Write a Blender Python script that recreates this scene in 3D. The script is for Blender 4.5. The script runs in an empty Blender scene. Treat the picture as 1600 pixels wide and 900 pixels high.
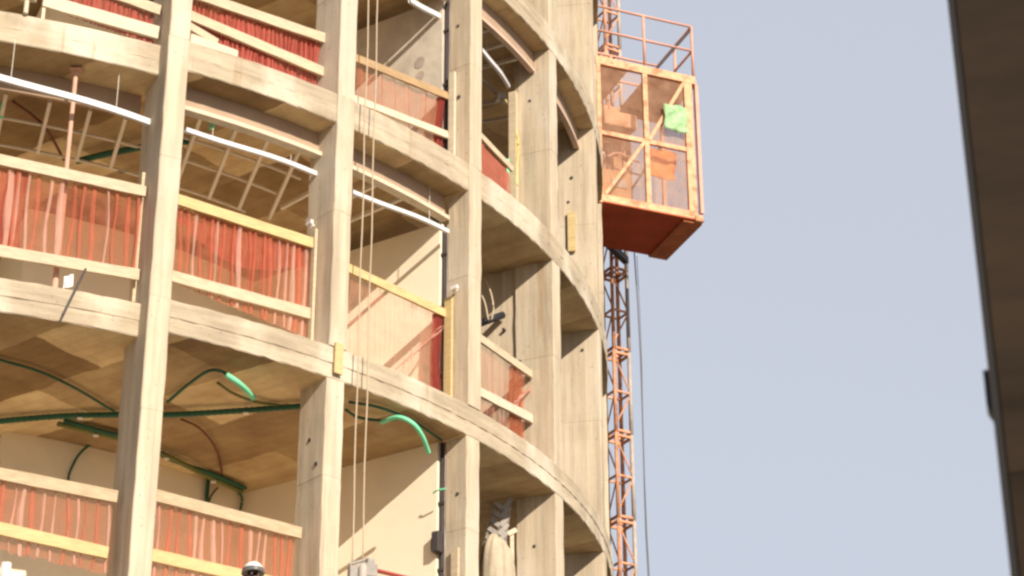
import bpy, math, random
from mathutils import Vector, Matrix
random.seed(7)
S = bpy.context.scene
COL = S.collection

# ------------------------------------------------------------------ camera
F_PX, PITCH, ROLL = 3496.5, 0.4679, -0.0046
CAM = Vector((9.022, -31.267, 0.0))            # tower axis stands at the origin
cd = bpy.data.cameras.new("camera")
cd.lens = F_PX * 36.0 / 1600.0
cd.sensor_width = 36.0
cd.clip_start, cd.clip_end = 0.1, 5000
cd.dof.use_dof = True
cd.dof.focus_distance = 33.0
cd.dof.aperture_fstop = 7.0
cam = bpy.data.objects.new("camera", cd)
cam.matrix_world = (Matrix.Translation(CAM) @ Matrix.Rotation(math.pi/2 + PITCH, 4, 'X')
                    @ Matrix.Rotation(ROLL, 4, 'Z'))
COL.objects.link(cam)
S.camera = cam

# ------------------------------------------------------------------ sky and sun
SUN_AZ, SUN_EL = math.radians(30.0), math.radians(28.0)   # azimuth from -Y towards +X
w = bpy.data.worlds.new("World"); S.world = w; w.use_nodes = True
nt = w.node_tree
sky = nt.nodes.new("ShaderNodeTexSky"); sky.sky_type = 'NISHITA'; sky.sun_disc = False
sky.sun_elevation = SUN_EL
sky.sun_rotation = math.pi - SUN_AZ
sky.air_density, sky.dust_density, sky.ozone_density, sky.altitude = 1.0, 1.0, 1.0, 0
bg = nt.nodes["Background"]; bg.inputs[1].default_value = 0.10
hz = nt.nodes.new("ShaderNodeMix"); hz.data_type = 'RGBA'; hz.inputs[0].default_value = 0.80   # an evenly hazy sky
hz.inputs[7].default_value = (4.60, 4.76, 5.26, 1)
nt.links.new(sky.outputs[0], hz.inputs[6]); nt.links.new(hz.outputs[2], bg.inputs[0])
sl = bpy.data.lights.new("sun", 'SUN'); sl.energy = 4.4; sl.angle = math.radians(0.5)
sl.color = (1.0, 0.89, 0.75)
so = bpy.data.objects.new("sun", sl); COL.objects.link(so)
sd = Vector((math.sin(SUN_AZ)*math.cos(SUN_EL), -math.cos(SUN_AZ)*math.cos(SUN_EL), math.sin(SUN_EL)))
so.rotation_euler = sd.to_track_quat('Z', 'Y').to_euler(); so.location = sd*60
vs = S.view_settings
vs.view_transform = 'Standard'; vs.look = 'None'; vs.exposure = 0.55; vs.gamma = 1
S.cycles.diffuse_bounces = 6; S.cycles.max_bounces = 14; S.cycles.transparent_max_bounces = 24
S.cycles.filter_width = 2.6

# ------------------------------------------------------------------ dimensions
R, T, H = 10.474, 0.404, 3.4                    # slab radius, slab thickness, storey height
SOF = [10.685 + H*k for k in range(-4, 4)]      # soffits; index 4 is the ceiling of storey A
FA, FB, FC, FD = 7.689, 11.089, 14.489, 17.889  # floor levels in view
GROUND = -2.51

def pol(th, r, z):
    a = math.radians(th)
    return Vector((r*math.sin(a), -r*math.cos(a), z))
cP, sP, cR, sR = math.cos(PITCH), math.sin(PITCH), math.cos(ROLL), math.sin(ROLL)
def ray(px, py):
    a, b = px-800, py-450
    x, y = cR*a+sR*b, -sR*a+cR*b
    return Vector((x/F_PX, cP+y/F_PX*sP, sP-y/F_PX*cP))
def at_cyl(px, py, r):                          # where the sight line meets the cylinder of radius r
    d = ray(px, py)
    A = d.x**2+d.y**2; B = CAM.x*d.x+CAM.y*d.y; Q = CAM.x**2+CAM.y**2-r*r
    return CAM + d*((-B-math.sqrt(max(B*B-A*Q, 0)))/A)
def at_z(px, py, z):
    d = ray(px, py); return CAM + d*((z-CAM.z)/d.z)
def at_rad(px, py, th):                         # on the vertical radial plane at angle th
    a = math.radians(th); n = Vector((math.cos(a), math.sin(a), 0)); d = ray(px, py)
    return CAM + d*(-(CAM.dot(n))/d.dot(n))
def at_pl(px, py, p0, n):
    d = ray(px, py); return CAM + d*((p0-CAM).dot(n)/d.dot(n))

# ------------------------------------------------------------------ materials
def mat(name, col, rough=0.85, var=0.12, scale=3.0, stretch=(1, 1, 1), bump=0.0, bscale=40.0,
        stain=None, stain_amt=0.0, stain_scale=0.8, spec=0.3, metallic=0.0):
    m = bpy.data.materials.new(name); m.use_nodes = True
    n, l = m.node_tree.nodes, m.node_tree.links
    p = n["Principled BSDF"]; p.inputs["Roughness"].default_value = rough
    p.inputs["Metallic"].default_value = metallic
    p.inputs["Specular IOR Level"].default_value = spec
    tc = n.new("ShaderNodeTexCoord"); mp = n.new("ShaderNodeMapping"); mp.inputs["Scale"].default_value = stretch
    l.new(tc.outputs["Object"], mp.inputs["Vector"])
    oi = n.new("ShaderNodeObjectInfo")
    addv = n.new("ShaderNodeVectorMath"); addv.operation = 'MULTIPLY_ADD'
    addv.inputs[1].default_value = (7.3, 5.1, 3.7)
    l.new(oi.outputs["Random"], addv.inputs[0]); l.new(mp.outputs[0], addv.inputs[2])
    nz = n.new("ShaderNodeTexNoise"); nz.inputs["Scale"].default_value = scale; nz.inputs["Detail"].default_value = 7
    nz.inputs["Roughness"].default_value = 0.62
    l.new(addv.outputs[0], nz.inputs["Vector"])
    rp = n.new("ShaderNodeValToRGB")
    rp.color_ramp.elements[0].position, rp.color_ramp.elements[1].position = 0.3, 0.7
    rp.color_ramp.elements[0].color = tuple(c*(1-var) for c in col)+(1,)
    rp.color_ramp.elements[1].color = tuple(min(1, c*(1+var)) for c in col)+(1,)
    l.new(nz.outputs["Fac"], rp.inputs[0])
    out = rp.outputs[0]
    if stain:
        n2 = n.new("ShaderNodeTexNoise"); n2.inputs["Scale"].default_value = stain_scale; n2.inputs["Detail"].default_value = 5
        l.new(addv.outputs[0], n2.inputs["Vector"])
        r2 = n.new("ShaderNodeValToRGB"); r2.color_ramp.elements[0].position, r2.color_ramp.elements[1].position = 0.52, 0.66
        r2.color_ramp.elements[0].color = (0, 0, 0, 1); r2.color_ramp.elements[1].color = (stain_amt,)*3+(1,)
        l.new(n2.outputs["Fac"], r2.inputs[0])
        mx = n.new("ShaderNodeMix"); mx.data_type = 'RGBA'
        l.new(r2.outputs[0], mx.inputs[0]); l.new(out, mx.inputs[6]); mx.inputs[7].default_value = tuple(stain)+(1,)
        out = mx.outputs[2]
    l.new(out, p.inputs["Base Color"])
    if bump:
        nb = n.new("ShaderNodeTexNoise"); nb.inputs["Scale"].default_value = bscale; nb.inputs["Detail"].default_value = 5
        l.new(addv.outputs[0], nb.inputs["Vector"])
        bp = n.new("ShaderNodeBump"); bp.inputs["Strength"].default_value = bump; bp.inputs["Distance"].default_value = 0.02
        l.new(nb.outputs["Fac"], bp.inputs["Height"]); l.new(bp.outputs[0], p.inputs["Normal"])
    return m

M = {}
M['concrete'] = mat('board_marked_concrete', (.55, .46, .335), var=.16, scale=2.2, stretch=(3, 3, .35), bump=.25, bscale=9,
                    stain=(.36, .30, .22), stain_amt=.6, stain_scale=.9)
M['slab_edge'] = mat('slab_edge_concrete', (.46, .38, .27), var=.17, scale=1.6, stretch=(1, 1, 3), bump=.3, bscale=14,
                     stain=(.38, .315, .23), stain_amt=.6, stain_scale=1.3)
M['screed'] = mat('pale_floor_screed', (.72, .61, .45), var=.1, scale=1.5, bump=.2, bscale=9)  # unseen slab tops made pale to throw light up onto the ceilings
M['raw_floor'] = mat('dark_raw_floor', (.17, .11, .065), var=.25, scale=1.5, bump=.3, bscale=9)  # unseen slab tops darkened to cut bounce light; timber slats reuse it
M['plaster'] = mat('cream_plaster', (.86, .765, .585), var=.05, scale=1.5, bump=.1, bscale=12)
M['raw'] = mat('raw_block_wall', (.10, .065, .038), var=.25, scale=2.0, bump=.4, bscale=8)  # dark colour stands in for deep shade inside the bays
M['render'] = mat('patchy_render', (.56, .50, .41), var=.12, scale=3, bump=.3, bscale=10, stain=(.4, .36, .3), stain_amt=.7, stain_scale=2)
M['timber'] = mat('pale_timber', (.53, .435, .30), var=.16, scale=3, stretch=(2, 2, 9), bump=.15, bscale=20)
M['timber_worn'] = mat('worn_timber', (.47, .36, .23), var=.2, scale=3, stretch=(2, 2, 9), bump=.15, bscale=20)
M['timber_tan'] = mat('tan_timber', (.42, .28, .15), var=.16, scale=3, stretch=(2, 2, 9), bump=.15, bscale=20)
M['timber_yellow'] = mat('yellow_timber', (.56, .43, .21), var=.15, scale=3, stretch=(2, 2, 9), bump=.15, bscale=20)
M['timber_pale'] = mat('bleached_timber', (.60, .52, .39), var=.13, scale=3, stretch=(2, 2, 9), bump=.15, bscale=20)
M['white_metal'] = mat('white_painted_metal', (.66, .66, .68), rough=.5, var=.04)
M['grey_metal'] = mat('galvanised_metal', (.42, .36, .31), rough=.6, var=.2, scale=8)
M['grid_metal'] = mat('dusty_ceiling_runner', (.72, .66, .56), rough=.6, var=.1)
M['board_pink'] = mat('pinkish_board', (.60, .44, .34), var=.1)
M['board'] = mat('bulkhead_board', (.42, .30, .21), var=.12, scale=2)
M['hoist_orange'] = mat('orange_hoist_paint', (.64, .31, .17), rough=.65, var=.22, scale=9, stain=(.3, .12, .06), stain_amt=.7, stain_scale=7)
M['hoist_peach'] = mat('faded_peach_paint', (.70, .38, .21), rough=.65, var=.22, scale=9, stain=(.36, .15, .07), stain_amt=.75, stain_scale=6)
M['hoist_pink'] = mat('faded_pink_paint', (.62, .33, .24), rough=.55, var=.12, scale=5)
M['hoist_red'] = mat('red_oxide_underside', (.40, .062, .016), rough=.7, var=.2, scale=3)
M['hoist_rust'] = mat('rusty_plank', (.42, .13, .05), rough=.7, var=.25, scale=4)
M['hoist_brown'] = mat('brown_sheet', (.50, .27, .13), rough=.7, var=.15, scale=3)
M['dark'] = mat('dark_steel', (.06, .05, .05), rough=.6, var=.2)
M['trail'] = mat('grey_trailing_cable', (.13, .13, .14), rough=.6, var=.1)
M['cable'] = mat('black_cable', (.025, .025, .03), rough=.6, var=.1)
M['dull_metal'] = mat('dull_grey_metal', (.30, .27, .24), rough=.6, var=.2, scale=8)
M['rope'] = mat('pale_rope', (.50, .40, .28), var=.1, scale=30)
M['green'] = mat('dark_green_conduit', (.025, .11, .065), rough=.5, var=.2)
M['mint'] = mat('mint_conduit', (.22, .72, .42), rough=.45, var=.08)
M['olive'] = mat('olive_hose', (.16, .17, .05), rough=.5, var=.15)
M['brown_cable'] = mat('brown_cable', (.16, .05, .03), rough=.6, var=.15)
M['hose'] = mat('yellow_hose', (.62, .50, .16), rough=.5, var=.12)
M['red_pipe'] = mat('dark_red_pipe', (.33, .06, .045), rough=.5, var=.15)
M['sack'] = mat('cream_sacking', (.46, .385, .28), var=.16, scale=6, bump=.5, bscale=8)
M['prop'] = mat('pink_primed_steel', (.60, .36, .26), rough=.6, var=.15, scale=5)
M['sign_green'] = mat('green_sheet', (.31, .50, .25), rough=.6, var=.34, scale=7)
M['sheet_orange'] = mat('orange_sheet', (.85, .24, .06), rough=.6, var=.25, scale=4)
M['hoist_white'] = mat('white_plastic', (.75, .72, .68), rough=.45, var=.08)
M['ground'] = mat('dusty_ground', (.13, .11, .085), var=.25, scale=.5, bump=.3, bscale=3)
M['skin'] = mat('dark_skin', (.12, .055, .035), rough=.55, var=.08)
M['shirt'] = mat('grey_workwear', (.20, .20, .22), var=.12)
M['trousers'] = mat('blue_workwear', (.05, .07, .12), var=.12)
M['visor'] = mat('grey_band', (.12, .12, .12), rough=.4, var=.1)
M['clad_a'] = mat('brown_cladding', (.030, .0195, .012), rough=.8, spec=.1, var=.75, scale=2.0, stretch=(.25, .25, 1.25), bump=.05)  # noise along the height paints soft light and shade bands
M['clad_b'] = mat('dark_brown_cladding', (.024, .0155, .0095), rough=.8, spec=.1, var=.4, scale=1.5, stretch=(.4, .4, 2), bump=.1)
M['clad_c'] = mat('black_brown_trim', (.012, .009, .007), rough=.6, var=.15)

def weathered(m, streak=(16, 16, .22), amt=.30, pale=(.60, .54, .44), patch=.55, rust=(.33, .22, .12)):
    """board marks, pale laitance patches, a few rusty runs and pinholes laid over a concrete"""
    n, l = m.node_tree.nodes, m.node_tree.links; p = n["Principled BSDF"]; src = p.inputs["Base Color"].links[0].from_socket
    vec = [x for x in n if x.type == 'VECT_MATH'][0].outputs[0]; tc = [x for x in n if x.type == 'TEX_COORD'][0]
    def noise(scale, stretch, lo, hi, det=4):
        mp = n.new("ShaderNodeMapping"); mp.inputs["Scale"].default_value = stretch
        ad = n.new("ShaderNodeVectorMath"); ad.operation = 'ADD'
        l.new(tc.outputs["Object"], mp.inputs[0]); l.new(mp.outputs[0], ad.inputs[0]); l.new([x for x in n if x.type == 'OBJECT_INFO'][0].outputs["Random"], ad.inputs[1])
        z = n.new("ShaderNodeTexNoise"); z.inputs["Scale"].default_value = scale; z.inputs["Detail"].default_value = det
        l.new(ad.outputs[0], z.inputs["Vector"])
        r = n.new("ShaderNodeMapRange"); r.inputs[1].default_value, r.inputs[2].default_value = lo, hi
        l.new(z.outputs["Fac"], r.inputs[0]); return r.outputs[0]
    def mix(a, fac, col, mode='MIX', k=1.0):
        x = n.new("ShaderNodeMix"); x.data_type = 'RGBA'; x.blend_type = mode
        mm = n.new("ShaderNodeMath"); mm.operation = 'MULTIPLY'; mm.inputs[1].default_value = k
        l.new(fac, mm.inputs[0]); l.new(mm.outputs[0], x.inputs[0]); l.new(a, x.inputs[6]); x.inputs[7].default_value = tuple(col)+(1,); return x.outputs[2]
    c = mix(src, noise(1, streak, .42, .62, 2), (.62, .58, .53), 'MULTIPLY', amt*2)
    c = mix(c, noise(1.1, (1, 1, .6), .50, .66, 6), pale, 'MIX', patch)
    c = mix(c, noise(2.2, (2.2, 2.2, .25), .64, .74, 3), rust, 'MIX', .6)
    c = mix(c, noise(26, (1, 1, 1), .68, .74, 2), (.2, .16, .11), 'MIX', .7)
    l.new(c, p.inputs["Base Color"]); return m
weathered(M['concrete'], amt=.17)
weathered(M['slab_edge'], streak=(1.2, 1.2, 14), amt=.2, pale=(.66, .58, .46), patch=.8)
def soffit_mat():
    m = mat('formwork_soffit', (.90, .66, .39), var=.25, scale=2.2, bump=.2, bscale=8)
    n, l = m.node_tree.nodes, m.node_tree.links
    p = n["Principled BSDF"]; src = p.inputs["Base Color"].links[0].from_socket
    tc = n.new("ShaderNodeTexCoord"); mp = n.new("ShaderNodeMapping"); mp.inputs["Rotation"].default_value = (0, 0, .62)
    l.new(tc.outputs["Object"], mp.inputs[0])
    nw = n.new("ShaderNodeTexNoise"); nw.inputs["Scale"].default_value = 1.6; nw.inputs["Detail"].default_value = 6; l.new(mp.outputs[0], nw.inputs["Vector"])
    ad = n.new("ShaderNodeVectorMath"); ad.operation = 'MULTIPLY_ADD'; ad.inputs[1].default_value = (.24, .24, 0)
    l.new(nw.outputs["Color"], ad.inputs[0]); l.new(mp.outputs[0], ad.inputs[2])
    br = n.new("ShaderNodeTexBrick"); br.inputs["Scale"].default_value = 1.0  # large irregular panels varying between pale and dark brown
    br.inputs["Brick Width"].default_value = 2.1; br.inputs["Row Height"].default_value = 1.0
    br.inputs["Mortar Size"].default_value = .004; br.offset = .5
    br.inputs["Color1"].default_value = (1, 1, 1, 1); br.inputs["Color2"].default_value = (.27, .205, .145, 1)
    br.inputs["Mortar"].default_value = (.4, .35, .3, 1); br.inputs["Bias"].default_value = .15
    l.new(ad.outputs[0], br.inputs["Vector"])
    mx = n.new("ShaderNodeMix"); mx.data_type = 'RGBA'; mx.blend_type = 'MULTIPLY'; mx.inputs[0].default_value = .9
    b2 = n.new("ShaderNodeTexBrick"); b2.inputs["Scale"].default_value = 1.0; b2.inputs["Brick Width"].default_value = 2.4; b2.inputs["Row Height"].default_value = .17
    b2.inputs["Mortar Size"].default_value = .008; b2.inputs["Mortar Smooth"].default_value = .4
    b2.inputs["Color1"].default_value = (1, 1, 1, 1); b2.inputs["Color2"].default_value = (.82, .79, .75, 1); b2.inputs["Mortar"].default_value = (.66, .60, .53, 1)
    l.new(mp.outputs[0], b2.inputs["Vector"]); m2 = n.new("ShaderNodeMix"); m2.data_type = 'RGBA'; m2.blend_type = 'MULTIPLY'; m2.inputs[0].default_value = .5
    l.new(src, m2.inputs[6]); l.new(b2.outputs[0], m2.inputs[7]); src = m2.outputs[2]
    l.new(src, mx.inputs[6]); l.new(br.outputs[0], mx.inputs[7]); l.new(mx.outputs[2], p.inputs["Base Color"])
    return m
M['soffit'] = soffit_mat()

def net_mat(name, col, alpha):
    m = bpy.data.materials.new(name); m.use_nodes = True
    n, l = m.node_tree.nodes, m.node_tree.links; n.clear()
    out = n.new("ShaderNodeOutputMaterial"); tr = n.new("ShaderNodeBsdfTransparent")
    df = n.new("ShaderNodeBsdfDiffuse"); tl = n.new("ShaderNodeBsdfTranslucent")
    m1 = n.new("ShaderNodeMixShader"); m1.inputs[0].default_value = .35
    m2 = n.new("ShaderNodeMixShader")
    tc = n.new("ShaderNodeTexCoord"); nz = n.new("ShaderNodeTexNoise"); nz.inputs["Scale"].default_value = 5; nz.inputs["Detail"].default_value = 4
    l.new(tc.outputs["Object"], nz.inputs["Vector"])
    mr = n.new("ShaderNodeMapRange"); mr.inputs[1].default_value, mr.inputs[2].default_value = .3, .7
    mr.inputs[3].default_value, mr.inputs[4].default_value = max(0, alpha-.12), min(1, alpha+.12)
    l.new(nz.outputs["Fac"], mr.inputs[0]); l.new(mr.outputs[0], m2.inputs[0])
    df.inputs[0].default_value = tl.inputs[0].default_value = tuple(col)+(1,)
    l.new(df.outputs[0], m1.inputs[1]); l.new(tl.outputs[0], m1.inputs[2])
    l.new(tr.outputs[0], m2.inputs[1]); l.new(m1.outputs[0], m2.inputs[2]); l.new(m2.outputs[0], out.inputs[0])
    return m
M['net'] = net_mat('orange_debris_net', (.60, .22, .12), .38)
M['net_red'] = net_mat('red_debris_net', (.42, .08, .065), .64)
M['net_thin'] = net_mat('thin_pink_net', (.84, .36, .25), .17)
M['net_fold'] = net_mat('gathered_net', (.80, .46, .36), .62)
M['net_fold_b'] = net_mat('gathered_red_orange_net', (.66, .20, .12), .62)
M['net_fold_red'] = net_mat('gathered_red_net', (.52, .13, .10), .85)
M['net_dense'] = net_mat('dense_red_net', (.58, .19, .13), .85)
M['mesh'] = net_mat('hoist_mesh', (.64, .40, .27), .40)

# ------------------------------------------------------------------ mesh building
class MB:
    def __init__(s): s.v, s.f, s.mi, s.cur = [], [], [], 0
    def face(s, pts):
        k = len(s.v); s.v += [Vector(p) for p in pts]; s.f.append(tuple(range(k, k+len(pts)))); s.mi.append(s.cur)
    def hexa(s, b):                              # eight corners: bottom four, then top four, counter-clockwise
        k = len(s.v); s.v += [Vector(p) for p in b]
        for q in ((3, 2, 1, 0), (4, 5, 6, 7), (0, 1, 5, 4), (1, 2, 6, 5), (2, 3, 7, 6), (3, 0, 4, 7)):
            s.f.append(tuple(k+i for i in q)); s.mi.append(s.cur)
        return s
    def box(s, c, x, y, z):                      # centre and three half-axis vectors
        c, x, y, z = map(Vector, (c, x, y, z))
        return s.hexa([c-x-y-z, c+x-y-z, c+x+y-z, c-x+y-z, c-x-y+z, c+x-y+z, c+x+y+z, c-x+y+z])
    def bar(s, p, q, wdt, hgt, up=(0, 0, 1)):     # a straight bar of rectangular section
        p, q = Vector(p), Vector(q); d = (q-p).normalized(); up = Vector(up)
        sd_ = d.cross(up)
        if sd_.length < 1e-4: sd_ = d.cross(Vector((0, 1, 0)))
        sd_.normalize(); u = sd_.cross(d).normalized()
        return s.box((p+q)/2, (q-p)/2, sd_*wdt/2*-1, u*hgt/2)
    def tube(s, pts, r, n=8, cap=True):
        pts = [Vector(p) for p in pts]; rings = []
        ref = Vector((0, 0, 1))
        for i, p in enumerate(pts):
            d = (pts[min(i+1, len(pts)-1)]-pts[max(i-1, 0)]).normalized()
            a = d.cross(ref)
            if a.length < .05: a = d.cross(Vector((0, 1, 0)))
            a.normalize(); b = d.cross(a)
            rr = r[i] if isinstance(r, (list, tuple)) else r
            k = len(s.v)
            s.v += [p+(a*math.cos(6.28318*j/n)+b*math.sin(6.28318*j/n))*rr for j in range(n)]
            rings.append(k)
        for k0, k1 in zip(rings, rings[1:]):
            for j in range(n):
                s.f.append((k0+j, k0+(j+1) % n, k1+(j+1) % n, k1+j)); s.mi.append(s.cur)
        if cap:
            s.f.append(tuple(rings[0]+j for j in range(n))[::-1]); s.mi.append(s.cur)
            s.f.append(tuple(rings[-1]+j for j in range(n))); s.mi.append(s.cur)
        return s
    def grid(s, rows):                            # rows of points joined by quads
        k = len(s.v); nn = len(rows[0])
        for r in rows: s.v += [Vector(p) for p in r]
        for i in range(len(rows)-1):
            for j in range(nn-1):
                a = k+i*nn+j
                s.f.append((a, a+1, a+nn+1, a+nn)); s.mi.append(s.cur)
        return s
    def build(s, name, mats, parent=None, smooth=False, origin=None, bevel=0):
        me = bpy.data.meshes.new(name)
        o0 = Vector(origin) if origin is not None else (parent['_o'] if parent is not None and '_o' in parent else (0, 0, 0))
        o0 = Vector(o0)
        me.from_pydata([tuple(p-o0) for p in s.v], [], s.f)
        ml = mats if isinstance(mats, (list, tuple)) else [mats]
        for m in ml: me.materials.append(m)
        for p, i in zip(me.polygons, s.mi):
            p.material_index = i; p.use_smooth = smooth
        me.update()
        o = bpy.data.objects.new(name, me); COL.objects.link(o)
        if parent is not None:
            o.parent = parent
        else: o.location = o0
        o['_o'] = tuple(o0)
        if bevel:
            b = o.modifiers.new('bevel', 'BEVEL'); b.width = bevel; b.segments = 2; b.limit_method = 'ANGLE'
        return o

def tag(o, label=None, cat=None, group=None, kind=None):
    if label: o['label'] = label
    if cat: o['category'] = cat
    if group: o['group'] = group
    if kind: o['kind'] = kind
    return o
def empty(name, loc, label, cat, group=None):
    o = bpy.data.objects.new(name, None); COL.objects.link(o); o.location = loc
    o['_o'] = tuple(loc); o.empty_display_size = .2
    return tag(o, label, cat, group)
def curve_pts(pts, n=8):                          # Catmull-Rom through the given points
    pts = [Vector(p) for p in pts]; P = [pts[0]*2-pts[1]]+pts+[pts[-1]*2-pts[-2]]; out = []
    for i in range(1, len(P)-2):
        for k in range(n):
            t = k/n; a, b, c, d = P[i-1:i+3]
            out.append(.5*((2*b)+(c-a)*t+(2*a-5*b+4*c-d)*t*t+(3*b-a-3*c+d)*t**3))
    return out+[pts[-1]]

# ------------------------------------------------------------------ ground
g = MB(); g.face([(-1500, -1500, GROUND), (1500, -1500, GROUND), (1500, 1500, GROUND), (-1500, 1500, GROUND)])
tag(g.build('ground', M['ground']), kind='structure')

# ------------------------------------------------------------------ the tower
tower = empty('concrete_tower', (0, 0, GROUND), 'round unfinished concrete tower with open storeys and radial fin columns', 'building')

def rim(th):
    return R if 28.7 < th < 165 else R-.25
def jit(a, b, amp):
    return amp*(math.sin(a*3.1+b*1.7)+math.sin(a*7.7+b*2.9+1)+.7*math.sin(a*17.3+b*5.1+2))/2.7
def slab(zs):
    b = MB()
    ths = [i*1.0 for i in range(-180, 29)]+[28.69, 28.71]+[29+i*.5 for i in range(0, 150)]+[104.0+i for i in range(0, 77)]
    g_ = .010 if abs(zs-SOF[4]) < .1 else .001
    prof = [(0, -.010, .0), (0, .0, .012), (0, 0, .19), (0, g_, .193), (0, g_, T-.012), (0, -.004, T)]
    rows = []
    for th in ths:
        row = [pol(th, 3.8, zs), pol(th, 9.0, zs), pol(th, rim(th)-.05, zs)]
        for k, (_, dr, dz) in enumerate(prof):
            row.append(pol(th, rim(th)+dr+jit(th, k+zs, .005), zs+dz+jit(th*1.3, k+zs*2, .006 if k not in (0,) else .004)))
        row += [pol(th, rim(th)-.08, zs+T), pol(th, 3.8, zs+T)]
        rows.append(row)
    k = len(rows[0])
    b.grid(rows)
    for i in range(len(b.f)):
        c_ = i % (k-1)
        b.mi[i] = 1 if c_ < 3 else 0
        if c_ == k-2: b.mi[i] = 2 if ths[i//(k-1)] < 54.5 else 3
    # outward-facing winding
    b.f = [q[::-1] for q in b.f]
    return b
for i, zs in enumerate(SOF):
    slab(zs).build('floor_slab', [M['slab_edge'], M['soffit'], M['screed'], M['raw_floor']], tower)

# columns: one fin per storey, standing between (or running past) the slab edges
COLS = [(30.05-12.55*k, R, 9.92) for k in (5, 4, 3, 2, 1)] + [(30.0, R, 9.80), (42.58, R, 9.97), (55.36, R, 10.16), (67.55, R, 9.92), (80.2, R, 9.91)] + \
       [(80.2+12.55*k, R, 9.92) for k in range(1, 6)]
def column(th1, r0, r1, z0, z1, wdeg=1.4, seed=0):
    b = MB(); n = 14
    a = math.radians(th1-wdeg/2); rad = Vector((math.sin(a), -math.cos(a), 0)); tan = Vector((math.cos(a), math.sin(a), 0))
    hw = R*math.radians(wdeg)/2
    rows = []
    lift = (.40+.25*((seed*7) % 10)/10)
    zl = [z0+(z1-z0)*i/n for i in range(n+1)]+[z0+(z1-z0)*lift-.004, z0+(z1-z0)*lift+.004]
    for z in sorted(zl):
        off_ = .0035 if z > z0+(z1-z0)*lift else 0.0; e = lambda k: jit(z*2.3+seed*1.9, k*2.2+seed, .0055)
        cs = [(r1, -hw), (r0-.012, -hw), (r0, -hw+.012), (r0, hw-.012), (r0-.012, hw), (r1, hw), (r1, -hw)]
        rows.append([rad*(r+e(j % 6)+(off_ if r > R-.2 else 0))+tan*(t_+e((j % 6)+7)-(off_ if t_ < 0 else 0))+Vector((0, 0, z)) for j, (r, t_) in enumerate(cs)])
    b.grid(rows)
    b.face(rows[0][:6][::-1]); b.face(rows[-1][:6])
    return b
FLOORS = [GROUND]+[s+T for s in SOF]
for ci, (th1, rin, rout) in enumerate([(c[0], c[1], c[2]) for c in COLS]):
    for si in range(len(SOF)):
        z0 = FLOORS[si]; z1 = SOF[si]
        through = (ci == 5) or (ci == 6 and si in (5, 6)) or (ci == 7 and si in (5, 6)) or ci < 5
        front = R+(.022 if through else -.006)+random.uniform(-.004, .004)
        if through: z1 = SOF[si]+T-.004
        column(th1, front, rout, z0, z1, seed=ci*10+si).build('column', M['concrete'], tower)

# inner walls and the added shade wall round the lift core, storey by storey
def arc_wall(th0, th1, r, z0, z1, thick=.12, step=2.0):
    b = MB(); n = max(1, int(abs(th1-th0)/step)); ths = [th0+(th1-th0)*i/n for i in range(n+1)]
    b.grid([[pol(t_, r-thick, z0), pol(t_, r, z0), pol(t_, r, z1), pol(t_, r-thick, z1), pol(t_, r-thick, z0)] for t_ in ths])
    for t_ in (th0, th1): b.face([pol(t_, r-thick, z0), pol(t_, r, z0), pol(t_, r, z1), pol(t_, r-thick, z1)])
    return b
WA, WB = Vector((5.42, -4.21, 0)), Vector((8.10, -5.94, 0))     # radial partition, plan
wd = (WB-WA).normalized(); wn = Vector((wd.y, -wd.x, 0))          # normal towards the left-hand room
if wn.x > 0: wn = -wn
Z3 = Vector((0, 0, 1))
for si in range(len(SOF)):
    z0, z1 = FLOORS[si]+.003, SOF[si]-.003
    low = z1
    if si == 5: low = FB+2.66
    if si == 6: low = FC+2.72
    arc_wall(25.2, 52.5, 6.98, z0, low).build('inner_wall', M['plaster'], tower)
    b = MB(); b.bar(pol(25.0, 4.0, (z0+low)/2), pol(25.0, 6.98, (z0+low)/2), .14, low-z0); b.build('return_wall', M['plaster'], tower)
    b = MB(); b.bar(WA-wn*.06+Z3*(z0+low)/2, WB-wn*.06+Z3*(z0+low)/2, .12, low-z0)
    b.build('partition_wall', M['render'] if si == 6 else M['plaster'], tower)
    arc_wall(52.8, 385, 3.98, z0, z1, .2, 6).build('core_wall', M['raw'], tower)  # added behind the bays to block light, coloured as dark as shade
b = MB(); b.bar(pol(66.95, 8.9, (FB+SOF[5])/2), pol(66.95, 9.9, (FB+SOF[5])/2), .2, H-T-.004); b.build('fin_wall', M['concrete'], tower)

# bulkheads, bottom strips, perimeter channels and ceiling runners of the two upper storeys
def arc_strip(th0, th1, r, z0, z1, thick):
    return arc_wall(th0, th1, r, z0, z1, thick, 1.0)
BULK = [(5, 17.6, 28.5, 9.68), (5, 30.1, 41.2, 10.13), (5, 42.7, 53.7, 10.13),
        (6, 17.6, 28.5, 9.68), (6, 30.1, 41.2, 10.13), (6, 42.7, 53.7, 10.13), (6, 55.5, 66.0, 10.22), (6, 67.7, 78.7, 10.22)]
for si, a, c, r in BULK:
    zs = SOF[si]
    bk = arc_strip(a, c, r, zs-.30, zs-.003, .05).build('bulkhead', M['board'], tower)
    if r > 10.2: arc_strip(a, c, r+.03, zs-.345, zs-.302, .08).build('bottom_strip', M['board_pink'], bk)
    elif r > 10: arc_strip(a, c, r+.075, zs-.352, zs-.298, .13).build('bottom_strip', M['timber_pale'], bk)
CH = [(5, (-40, 110), (229, 190), .075, 0, .02), (5, (290, 203), (488, 270), .055, .0, .03), (5, (550, 300), (700, 362), .05, 0, 0), (6, (640, 0), (703, 38), .07, 0, 0),
      (6, (752, 78), (795, 135), .06, 0, 0)]
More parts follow.
